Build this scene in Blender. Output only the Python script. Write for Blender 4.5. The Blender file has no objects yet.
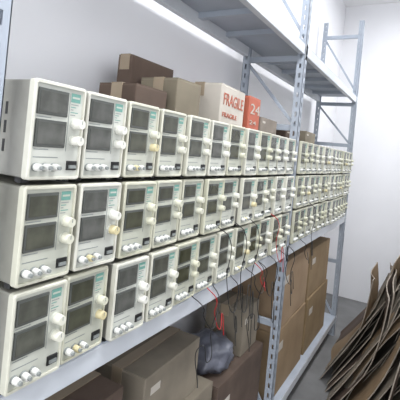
import bpy, bmesh, math, random
from mathutils import Vector, Matrix, noise
random.seed(7)
E=1.5; D=0.602; TH=math.radians(29.46); ROLL=math.radians(5.6)
CT,ST=math.cos(TH),math.sin(TH)
col=bpy.context.scene.collection

# ---------------------------------------------------------------- materials
def mat(name,c,rough=.6,metal=0.,c2=None,scale=8,bump=0.,emis=None,rand=0.,spec=.5,detail=4):
    m=bpy.data.materials.new(name); m.use_nodes=True
    nt=m.node_tree; b=nt.nodes['Principled BSDF']
    b.inputs['Roughness'].default_value=rough; b.inputs['Metallic'].default_value=metal
    b.inputs['Specular IOR Level'].default_value=spec
    tc=nt.nodes.new('ShaderNodeTexCoord')
    n=nt.nodes.new('ShaderNodeTexNoise'); n.inputs['Scale'].default_value=scale; n.inputs['Detail'].default_value=detail
    nt.links.new(tc.outputs['Object'],n.inputs['Vector'])
    r=nt.nodes.new('ShaderNodeValToRGB')
    r.color_ramp.elements[0].position=.35; r.color_ramp.elements[1].position=.65
    c2=c2 or tuple(x*.9 for x in c)
    r.color_ramp.elements[0].color=(*c2,1); r.color_ramp.elements[1].color=(*c,1)
    nt.links.new(n.outputs['Fac'],r.inputs['Fac'])
    out=r.outputs['Color']
    if rand>0:
        oi=nt.nodes.new('ShaderNodeObjectInfo')
        mr=nt.nodes.new('ShaderNodeMapRange'); mr.inputs['To Min'].default_value=1-rand; mr.inputs['To Max'].default_value=1.0
        nt.links.new(oi.outputs['Random'],mr.inputs['Value'])
        cc=nt.nodes.new('ShaderNodeCombineColor')
        p=nt.nodes.new('ShaderNodeMath'); p.operation='POWER'; p.inputs[1].default_value=1.7
        nt.links.new(mr.outputs[0],p.inputs[0])
        nt.links.new(mr.outputs[0],cc.inputs[0]); nt.links.new(mr.outputs[0],cc.inputs[1]); nt.links.new(p.outputs[0],cc.inputs[2])
        mx=nt.nodes.new('ShaderNodeMix'); mx.data_type='RGBA'; mx.blend_type='MULTIPLY'; mx.inputs[0].default_value=1
        nt.links.new(out,mx.inputs[6]); nt.links.new(cc.outputs[0],mx.inputs[7]); out=mx.outputs[2]
    nt.links.new(out,b.inputs['Base Color'])
    if bump:
        bp=nt.nodes.new('ShaderNodeBump'); bp.inputs['Strength'].default_value=bump; bp.inputs['Distance'].default_value=.01
        nt.links.new(n.outputs['Fac'],bp.inputs['Height']); nt.links.new(bp.outputs['Normal'],b.inputs['Normal'])
    if emis:
        b.inputs['Emission Color'].default_value=(*emis[0],1); b.inputs['Emission Strength'].default_value=emis[1]
    return m
M={}
M['ivory']=mat('ivory_plastic',(.71,.70,.62),.42,c2=(.61,.60,.52),scale=14,rand=.16)
M['panel']=mat('panel_grey_ivory',(.57,.58,.53),.45,c2=(.50,.51,.46),scale=20,rand=.14)
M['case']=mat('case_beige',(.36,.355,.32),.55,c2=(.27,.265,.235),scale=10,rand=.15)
M['lcdframe']=mat('display_surround',(.085,.09,.083),.5,spec=.3)
M['lcd']=mat('display_glass',(.12,.122,.112),.22,c2=(.065,.067,.06),scale=30,rand=.5,spec=.5)
M['green']=mat('green_print',(.14,.32,.27),.5)
M['dark']=mat('black_plastic',(.015,.015,.015),.4)
M['print']=mat('grey_print',(.25,.27,.26),.6)
M['knob']=mat('knob_ivory',(.78,.77,.70),.35,rand=.25)
M['knoby']=mat('knob_yellowed',(.66,.58,.34),.4)
M['term']=mat('terminal_white',(.74,.74,.70),.35)
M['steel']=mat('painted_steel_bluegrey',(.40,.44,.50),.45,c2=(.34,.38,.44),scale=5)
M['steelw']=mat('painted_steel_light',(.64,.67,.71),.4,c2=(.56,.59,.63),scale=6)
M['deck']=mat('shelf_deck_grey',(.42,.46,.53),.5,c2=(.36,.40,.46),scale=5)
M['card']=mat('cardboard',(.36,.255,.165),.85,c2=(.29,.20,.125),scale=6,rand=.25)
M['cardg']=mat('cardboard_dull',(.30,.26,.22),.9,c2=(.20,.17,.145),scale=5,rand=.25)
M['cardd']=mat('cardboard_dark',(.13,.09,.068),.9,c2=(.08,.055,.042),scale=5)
M['edge']=mat('cardboard_edge',(.40,.35,.29),.9,c2=(.26,.22,.18),scale=60)
M['tape']=mat('packing_tape',(.34,.27,.19),.3)
M['white']=mat('white_carton',(.56,.52,.46),.7,c2=(.44,.40,.35),scale=7)
M['red']=mat('red_print',(.46,.12,.07),.6)
M['bag']=mat('grey_plastic_bag',(.17,.18,.22),.35,c2=(.09,.095,.12),scale=9,bump=.6)
M['wall']=mat('wall_plaster',(.82,.82,.84),.9,c2=(.78,.78,.80),scale=1.5)
M['ceil']=mat('ceiling_paint',(.88,.88,.88),.9,scale=2)
M['floor']=mat('concrete_floor',(.20,.20,.20),.8,c2=(.13,.13,.13),scale=3,bump=.2)
M['redw']=mat('red_cable',(.45,.02,.02),.4)
M['tube']=mat('lamp_tube',(1,1,1),.4,emis=((.95,.98,1),6))

# ---------------------------------------------------------------- mesh builder
class MB:
    def __init__(s): s.bm=bmesh.new(); s.mats=[]
    def mi(s,k):
        if k not in s.mats: s.mats.append(k)
        return s.mats.index(k)
    def box(s,a,b,k,bev=0,M4=None):
        n0=set(s.bm.faces)
        x0,y0,z0=a;x1,y1,z1=b
        vs=[s.bm.verts.new(p) for p in [(x0,y0,z0),(x1,y0,z0),(x1,y1,z0),(x0,y1,z0),(x0,y0,z1),(x1,y0,z1),(x1,y1,z1),(x0,y1,z1)]]
        fs=[s.bm.faces.new([vs[i] for i in q]) for q in [(0,3,2,1),(4,5,6,7),(0,1,5,4),(1,2,6,5),(2,3,7,6),(3,0,4,7)]]
        i=s.mi(k)
        for f in fs: f.material_index=i
        if bev:
            es=list({e for f in fs for e in f.edges})
            r=bmesh.ops.bevel(s.bm,geom=es,offset=bev,segments=2,affect='EDGES',profile=.5)
            for f in r['faces']: f.material_index=i
            vs=list({v for f in set(s.bm.faces)-n0 for v in f.verts})
        if M4 is not None:
            for v in vs: v.co=M4@v.co
        return vs
    def quad(s,pts,k):
        f=s.bm.faces.new([s.bm.verts.new(p) for p in pts]); f.material_index=s.mi(k)
    def prism(s,prof,y0,y1,k,cap0=True,cap1=True):
        i=s.mi(k); a=[s.bm.verts.new((x,y0,z)) for x,z in prof]; b=[s.bm.verts.new((x,y1,z)) for x,z in prof]
        n=len(prof)
        for j in range(n):
            f=s.bm.faces.new((a[j],a[(j+1)%n],b[(j+1)%n],b[j])); f.material_index=i
        if cap0: f=s.bm.faces.new(list(a)); f.material_index=i
        if cap1: f=s.bm.faces.new(list(reversed(b))); f.material_index=i
    def ring(s,po,pi_,y0,y1,k):
        i=s.mi(k); n=len(po)
        A=[s.bm.verts.new((x,y0+.002,z)) for x,z in po]
        cx=sum(p[0] for p in po)/n; cz=sum(p[1] for p in po)/n
        B=[s.bm.verts.new((x+(cx-x)*.03,y0,z+(cz-z)*.02)) for x,z in po]
        C=[s.bm.verts.new((x,y0,z)) for x,z in pi_]; Dd=[s.bm.verts.new((x,y1,z)) for x,z in pi_]
        F=[s.bm.verts.new((x,y1+.01,z)) for x,z in po]
        for P,Q in ((F,A),(A,B),(B,C),(C,Dd)):
            for j in range(n):
                f=s.bm.faces.new((P[j],P[(j+1)%n],Q[(j+1)%n],Q[j])); f.material_index=i
    def cyl(s,c,r,h,k,seg=14,r2=None):
        i=s.mi(k); r2=r if r2 is None else r2
        a=[];b=[]
        for j in range(seg):
            t=2*math.pi*j/seg
            a.append(s.bm.verts.new((c[0]+r*math.cos(t),c[1],c[2]+r*math.sin(t))))
            b.append(s.bm.verts.new((c[0]+r2*math.cos(t),c[1]-h,c[2]+r2*math.sin(t))))
        for j in range(seg):
            f=s.bm.faces.new((a[j],a[(j+1)%seg],b[(j+1)%seg],b[j])); f.material_index=i; f.smooth=True
        f=s.bm.faces.new(b); f.material_index=i
    def mesh(s,name):
        bmesh.ops.recalc_face_normals(s.bm,faces=s.bm.faces)
        me=bpy.data.meshes.new(name); s.bm.to_mesh(me); s.bm.free()
        for k in s.mats: me.materials.append(M[k])
        return me
    def obj(s,name,loc=(0,0,0),rz=0):
        o=bpy.data.objects.new(name,s.mesh(name)); o.location=loc; o.rotation_euler=(0,0,rz); col.objects.link(o); return o
def rrect(x0,z0,x1,z1,r,n=3):
    pts=[]
    for cx,cz,a0 in ((x1-r,z1-r,0),(x0+r,z1-r,90),(x0+r,z0+r,180),(x1-r,z0+r,270)):
        for j in range(n+1):
            a=math.radians(a0+90*j/n); pts.append((cx+r*math.cos(a),cz+r*math.sin(a)))
    return pts

# ---------------------------------------------------------------- bench power supply
W=.1165; Z0=.007; Z1=.1805; DEP=.235
def supply(variant):
    b=MB(); H=Z1-Z0
    U=lambda u:u*W
    V=lambda v:Z0+v*H
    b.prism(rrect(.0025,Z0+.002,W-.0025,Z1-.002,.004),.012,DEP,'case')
    b.ring(rrect(0,Z0,W,Z1,.006),rrect(.005,Z0+.006,W-.005,Z1-.006,.003),0,.004,'ivory')
    b.prism(rrect(.004,Z0+.005,W-.004,Z1-.005,.003),.004,.014,'panel')
    for sx in (.0022,W-.0022):
        for r_ in range(3):
            for j in range(7):
                z=V(.25+.19*r_); y=.07+j*.018
                b.box((sx-.0004,y,z),(sx+.0004,y+.006,z+.022),'dark')
    for fx in (.014,W-.014):
        for fy in (.03,DEP-.03):
            b.box((fx-.008,fy-.008,0),(fx+.008,fy+.008,Z0+.003),'dark')
    P=.004
    disp=[(.10,.67,.63,.91),(.10,.345,.63,.60)] if variant!=1 else [(.11,.71,.62,.90),(.11,.37,.62,.61)]
    for u0,v0,u1,v1 in disp:
        b.box((U(u0)-.002,P-.003,V(v0)-.002),(U(u1)+.002,P+.001,V(v1)+.002),'lcdframe',bev=.0012)
        b.box((U(u0)+.002,P-.0036,V(v0)+.003),(U(u1)-.002,P-.0028,V(v1)-.003),'lcd')
        b.box((U(u0),P-.0005,V(v0)-.007),(U(u0)+.03,P+.0005,V(v0)-.0055),'print')
    b.box((U(.71),P-.0006,V(.83)),(U(.90),P,V(.925)),'green')
    b.box((U(.73),P-.0009,V(.87)),(U(.88),P-.0006,V(.89)),'panel')
    for j in range(5):
        z=V(.80-.028*j); b.box((U(.72),P-.0005,z),(U(.72+.05*(3-j%3)),P,z+.0016),'green' if j%2 else 'print')
    b.box((U(.685),P-.0005,V(.30)),(U(.695),P,V(.92)),'print')
    kz=(.60,.42) if variant!=1 else (.64,.45)
    for q,v in enumerate(kz):
        b.cyl((U(.83),P,V(v)),.0115,.004,'panel'); b.cyl((U(.83),P-.004,V(v)),.0098,.016,'knoby' if (variant==2 and q==1) else 'knob',r2=.0086)
        b.box((U(.83)-.0006,P-.0206,V(v)),(U(.83)+.0006,P-.020,V(v)+.007),'print')
    for j,u in enumerate((.15,.31,.47)):
        b.cyl((U(u),P,V(.13)),.0075,.004,'print'); b.cyl((U(u),P-.004,V(.13)),.0068,.012,'knoby' if (variant==2 and j==1) else 'term',seg=10,r2=.006)
        b.cyl((U(u),P-.016,V(.13)),.0035,.005,'print',seg=8)
    b.box((U(.10),P-.0004,V(.225)),(U(.55),P,V(.235)),'print')
    b.box((U(.73),P-.003,V(.10)),(U(.93),P+.001,V(.20)),'dark',bev=.001)
    b.box((U(.76),P-.0055,V(.12)),(U(.90),P-.002,V(.155)),'print')
    return b.mesh('bench_power_supply')
meshes=[supply(0),supply(1),supply(2)]
RP=.1835; DZ=E-.455
def ux_(i,bay): return (.432+.1292*i) if bay==0 else (2.062+.1292*i)
for row in range(3):
    for bay in range(2):
        for i in range(12):
            x=ux_(i,bay)
            me=meshes[1 if row==1 else 0]
            if random.random()<.28: me=meshes[random.randint(0,2)]
            o=bpy.data.objects.new('bench_power_supply',me)
            first=(i==0 and bay==0)
            o.location=(x+.006+(0 if first else random.uniform(-.0025,.0025))-(.006 if row==0 and not first else 0),random.uniform(-.008,.008)-.012,DZ+row*RP)
            o.rotation_euler=(0,0,random.uniform(-.025,.025))
            col.objects.link(o)
TOP=DZ+3*RP

# ---------------------------------------------------------------- shelving rack
UX=[.356,2.005,3.645]; YF,YR=.0,.345
b=MB()
def flange(b,p,du,dn,w,h,k):
    p=Vector(p);du=Vector(du);dn=Vector(dn); t=.002
    cols=[0,w*.36,w*.64,w]; n=int(h/.05)
    for j in range(n):
        zr=[j*.05,j*.05+.013,j*.05+.037,(j+1)*.05]
        for c in range(3):
            for r in range(3):
                if c==1 and r==1: continue
                q=[p+du*cols[c]+Vector((0,0,zr[r])),p+du*cols[c+1]+Vector((0,0,zr[r])),p+du*cols[c+1]+Vector((0,0,zr[r+1])),p+du*cols[c]+Vector((0,0,zr[r+1]))]
                b.quad(q,k); b.quad([v+dn*t for v in reversed(q)],k)
    b.box(tuple(p+Vector((0,0,0))),tuple(p+du*.0021+dn*.0021+Vector((0,0,n*.05))),k)
HU=2.75
for ux in UX:
    for yy,sg in ((YF,1),(YR,-1)):
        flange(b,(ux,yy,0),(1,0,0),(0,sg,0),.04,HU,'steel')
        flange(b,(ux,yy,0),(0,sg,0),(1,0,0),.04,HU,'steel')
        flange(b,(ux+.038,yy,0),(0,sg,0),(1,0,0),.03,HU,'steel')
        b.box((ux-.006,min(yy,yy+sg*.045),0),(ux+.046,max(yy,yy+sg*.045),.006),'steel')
    zs=[.12,.62,1.64,2.0,2.6]
    for z in zs: b.box((ux+.010,YF+.01,z),(ux+.03,YR-.01,z+.03),'steel')
    for za,zb in ((.15,.62),(1.66,2.0),(2.13,2.6)):
        L=math.hypot(YR-YF-.04,zb-za); a=math.atan2(zb-za,YR-YF-.04)
        b.box((0,0,-.008),(.012,L,.008),'steel',M4=Matrix.Translation((ux+.014,YF+.02,za))@Matrix.Rotation(a,4,'X'))
decks=[.17,DZ,E+.536+.05]
for z in decks:
    for k_ in range(2):
        x0=UX[k_]+.040; x1=UX[k_+1]
        for yy,sg in ((YF,1),(YR,-1)):
            ya,yb=sorted((yy+sg*.002,yy+sg*.03))
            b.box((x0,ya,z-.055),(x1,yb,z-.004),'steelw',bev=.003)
            ya,yb=sorted((yy-sg*.002,yy))
            for bx in (x0-.036,x1+.002):
                b.box((bx,ya,z-.075),(bx+.034,yb,z-.002),'steelw')
                for rz_ in (-.06,-.03): 
                    b.box((bx+.013,ya-.002,z+rz_),(bx+.021,yb+.002,z+rz_+.008),'steel')
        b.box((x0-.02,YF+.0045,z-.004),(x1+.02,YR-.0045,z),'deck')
        for j in range(1,6):
            xx=x0+(x1-x0)*j/6; b.box((xx-.015,YF+.03,z-.028),(xx+.015,YR-.03,z-.004),'deck')
b.obj('steel_shelving_rack')

# ---------------------------------------------------------------- cartons
def carton(name,x,y,z,w,d,h,k='card',rz=0,label=None,lk='red',tag=True):
    b=MB()
    b.box((0,0,0),(w,d,h-.004),k,bev=.004)
    b.box((.002,.001,h-.005),(w-.002,d/2-.002,h-.001),k); b.box((.002,d/2+.002,h-.005),(w-.002,d-.001,h),k)
    b.box((-.0015,d/2-.02,h-.05),(w+.0015,d/2+.02,h+.0012),'tape')
    if not label and tag: b.box((w*.1,-.001,h*.66),(w*.25,0,h*.78),'white' if k!='white' else 'print')
    o=b.obj(name,(x,y,z),rz)
    if label:
        cu=bpy.data.curves.new('t','FONT'); cu.body=label; cu.size=h*.42; cu.extrude=.0006
        t=bpy.data.objects.new('printed_label',cu); col.objects.link(t)
        dg=bpy.context.evaluated_depsgraph_get(); me=bpy.data.meshes.new_from_object(t.evaluated_get(dg))
        bpy.data.objects.remove(t)
        me.materials.clear(); me.materials.append(M[lk])
        tw=max(v.co.x for v in me.vertices)
        t=bpy.data.objects.new('printed_label',me); col.objects.link(t); t.parent=o
        t.location=(w*.08,-.0015,h*.5); t.rotation_euler=(math.pi/2,0,0); t.scale=(w*.84/tw,1,1)
        t2=bpy.data.objects.new('printed_line',me); col.objects.link(t2); t2.parent=o
        t2.location=(w*.08,-.0015,h*.2); t2.rotation_euler=(math.pi/2,0,0); t2.scale=(w*.6/tw,.4,1)
    return o
T=TOP
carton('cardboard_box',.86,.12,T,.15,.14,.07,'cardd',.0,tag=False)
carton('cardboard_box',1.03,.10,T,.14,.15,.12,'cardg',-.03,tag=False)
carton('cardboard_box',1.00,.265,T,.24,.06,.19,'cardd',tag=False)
carton('printed_carton',1.27,.07,T,.24,.18,.15,'white',.06,label='FRAGILE')
carton('printed_carton',1.55,.08,T,.13,.18,.15,'red',.02,label='24',lk='white')
carton('cardboard_box',1.72,.09,T,.22,.18,.08,'cardg')
carton('cardboard_box',2.12,.10,T,.28,.18,.06,'cardd')
carton('cardboard_box',2.45,.08,T,.26,.2,.08,'cardg',.03)
bz=.17
carton('cardboard_box',2.10,.04,bz,.60,.28,.38,'card')
carton('cardboard_box',2.10,.04,bz+.38,.60,.28,.37,'card',.01)
carton('cardboard_box',2.76,.04,bz,.60,.28,.38,'card')
carton('cardboard_box',2.76,.05,bz+.38,.56,.26,.34,'card',-.01)
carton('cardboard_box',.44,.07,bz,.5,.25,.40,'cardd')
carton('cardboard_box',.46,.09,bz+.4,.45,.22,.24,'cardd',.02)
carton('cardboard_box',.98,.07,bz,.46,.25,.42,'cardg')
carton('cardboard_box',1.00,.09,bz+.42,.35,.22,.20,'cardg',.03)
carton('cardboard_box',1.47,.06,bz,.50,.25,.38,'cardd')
carton('cardboard_box',1.75,.09,bz+.38,.20,.2,.22,'cardg',.02)

def sack(name,c,r,k,seed):
    bm=bmesh.new(); bmesh.ops.create_icosphere(bm,subdivisions=4,radius=1)
    for v in bm.verts:
        n=v.co.normalized()
        d=1+.28*noise.noise(n*1.7+Vector((seed,0,0)))+.16*noise.noise(n*5+Vector((0,seed,0)))+.08*abs(noise.noise(n*13+Vector((0,0,seed))))
        p=n*d
        z=max(p.z,-.72)
        v.co=Vector((p.x*r[0],p.y*r[1],(z+.72)*r[2]))
    for f in bm.faces: f.smooth=True
    me=bpy.data.meshes.new(name); bm.to_mesh(me); bm.free(); me.materials.append(M[k])
    o=bpy.data.objects.new(name,me); o.location=c; col.objects.link(o); return o
sack('plastic_sack',(1.60,.18,bz+.382),(.12,.10,.075),'bag',4)

# ---------------------------------------------------------------- flattened cardboard
b=MB()
NS=60
for i in range(NS):
    f=i/(NS-1)
    w=random.uniform(.6,1.1); h=random.uniform(.70,1.0)*(1+.10*f); seg=10
    x0=2.80-.95*f+random.uniform(-.2,.45); y0=-.06-.72*f+random.uniform(-.02,.02)
    lean=math.radians(random.uniform(24,40)*(1-.45*f)); yaw=random.uniform(-.13,.09); bow=random.uniform(-.05,.09)
    k=random.choice(['card','cardg','cardg','cardg','cardd'])
    a=[];c=[]
    rows=8
    sk=random.uniform(-.12,.12); cr=random.uniform(.4,.8); ck=random.uniform(-.03,.05)
    for r in range(rows+1):
        t=r/rows
        for j in range(seg+1):
            u=j/seg
            hh=h*(1+.03*math.sin(u*5+i))
            px=x0+u*w*math.cos(yaw)+sk*t+.015*noise.noise(Vector((i*3.1,t*4,0)))
            crease=max(0,t-cr)*ck*4
            py=y0-hh*t*math.sin(lean)+u*w*math.sin(yaw)-bow*math.sin(math.pi*t)*(.5+u)+.010*math.sin(u*9+i)+crease
            pz=hh*t*math.cos(lean)
            py=min(max(py,-1.36),-.02)
            a.append(b.bm.verts.new((px,py,pz+.001))); c.append(b.bm.verts.new((px,py-.006,pz+.001)))
    mi=b.mi(k); me_=b.mi('edge'); N=seg+1
    for r in range(rows):
        for j in range(seg):
            q=(r*N+j,r*N+j+1,(r+1)*N+j+1,(r+1)*N+j)
            b.bm.faces.new([a[t] for t in q]).material_index=mi
            b.bm.faces.new([c[t] for t in reversed(q)]).material_index=mi
    bd=[j for j in range(seg+1)]+[r*N+seg for r in range(1,rows+1)]+[rows*N+j for j in range(seg-1,-1,-1)]+[r*N for r in range(rows-1,0,-1)]
    for j in range(len(bd)):
        p,q=bd[j],bd[(j+1)%len(bd)]
        b.bm.faces.new((a[p],c[p],c[q],a[q])).material_index=me_
b.obj('flattened_cardboard_pile')

# ---------------------------------------------------------------- test leads
def lead(pts,k,r=.0015):
    cu=bpy.data.curves.new('test_lead','CURVE'); cu.dimensions='3D'; cu.bevel_depth=r; cu.bevel_resolution=2
    sp=cu.splines.new('BEZIER'); sp.bezier_points.add(len(pts)-1)
    for p,q in zip(sp.bezier_points,pts):
        p.co=q; p.handle_left_type=p.handle_right_type='AUTO'
    cu.materials.append(M[k]); o=bpy.data.objects.new('test_lead',cu); col.objects.link(o)
def termpos(i,u,row):
    x=ux_(i,0) if i<12 else ux_(i-12,1)
    return (x+.006+u*W,-.035,DZ+row*RP+Z0+.13*(Z1-Z0))
for i,row,k,dz,dx in ((5,0,'redw',.14,.06),(5,0,'dark',.22,-.04),(6,1,'dark',.33,.09),(7,0,'dark',.12,.12),(8,0,'dark',.26,-.03),(9,1,'redw',.22,.1),(10,0,'dark',.18,.12),(4,0,'dark',.12,.1),(12,0,'dark',.12,.08),(13,1,'dark',.3,.05),(6,0,'dark',.2,.03),(8,0,'dark',.16,.1),(7,1,'dark',.38,.04),(9,0,'dark',.3,.05),(5,1,'dark',.30,.12),(8,0,'redw',.10,.05),(11,0,'dark',.24,.04)):
    p=Vector(termpos(i,.15 if k=='redw' else .47,row))
    lead([p,p+Vector((dx*.2,-.03,-.03)),p+Vector((dx*.5,-.02,-dz*.6)),p+Vector((dx,-.03,-dz)),p+Vector((dx*1.6,-.015,-dz*.75)),p+Vector((dx*1.9,-.02,-dz*1.3))],k)

# ---------------------------------------------------------------- room
def slab(name,a,bb,k):
    b=MB(); b.box(a,bb,k); return b.obj(name)
XE=4.75; HC=3.3
slab('floor',(-2.5,-1.42,-.05),(XE+.1,.50,0),'floor')
slab('wall_back',(-2.5,.40,0),(XE,.50,HC),'wall')
slab('wall_end',(XE,-1.42,0),(XE+.1,.50,HC),'wall')
slab('wall_right',(-2.5,-1.52,0),(XE+.1,-1.42,HC),'wall')
slab('ceiling',(-2.5,-1.52,HC),(XE+.1,.50,HC+.08),'ceil')
for x in (.4,2.9):
    b=MB(); b.box((0,0,0),(1.2,.09,.05),'steelw',bev=.005)
    for yy in (.022,.068):
        b.box((.03,yy-.012,-.03),(1.17,yy+.012,-.006),'tube',bev=.008)
        for xx in (.012,1.17): b.box((xx,yy-.014,-.034),(xx+.018,yy+.014,.002),'steelw')
    b.obj('ceiling_lamp',(x,-.8,HC-.05))
    l=bpy.data.lights.new('lamp_light','AREA'); l.shape='RECTANGLE'; l.size=1.2; l.size_y=.3; l.energy=40 if x<1 else 33; l.color=(.97,.985,1)
    o=bpy.data.objects.new('ceiling_lamp_light',l); o.location=(x+.6,-.75,HC-.1); col.objects.link(o)
l=bpy.data.lights.new('rear_area_light','AREA'); l.shape='RECTANGLE'; l.size=1.8; l.size_y=2.2; l.energy=48; l.color=(.96,.98,1)  # unseen area light at the open end behind the camera; no door modelled
o=bpy.data.objects.new('rear_area_light',l); o.location=(-1.6,-.75,1.7); o.rotation_euler=(math.radians(90),0,math.radians(-80)); col.objects.link(o)
w=bpy.data.worlds.new('world'); bpy.context.scene.world=w; w.use_nodes=True
w.node_tree.nodes['Background'].inputs[0].default_value=(.94,.965,1,1); w.node_tree.nodes['Background'].inputs[1].default_value=1.15

# ---------------------------------------------------------------- camera
cam=bpy.data.cameras.new('camera'); cam.sensor_width=36; cam.lens=36; cam.clip_start=.02
SH=50.9/400
cam.shift_y=-SH*math.cos(ROLL); cam.shift_x=-SH*math.sin(ROLL)
co=bpy.data.objects.new('camera',cam); col.objects.link(co)
R=Vector((ST,-CT,0)); F=Vector((CT,ST,0)); Uv=Vector((0,0,1))
R2=R*math.cos(ROLL)+Uv*math.sin(ROLL); U2=Uv*math.cos(ROLL)-R*math.sin(ROLL)
m=Matrix((R2,U2,-F)).transposed().to_4x4(); m.translation=Vector((0,-D,E)); co.matrix_world=m
bpy.context.scene.camera=co
bpy.context.scene.view_settings.view_transform='Standard'
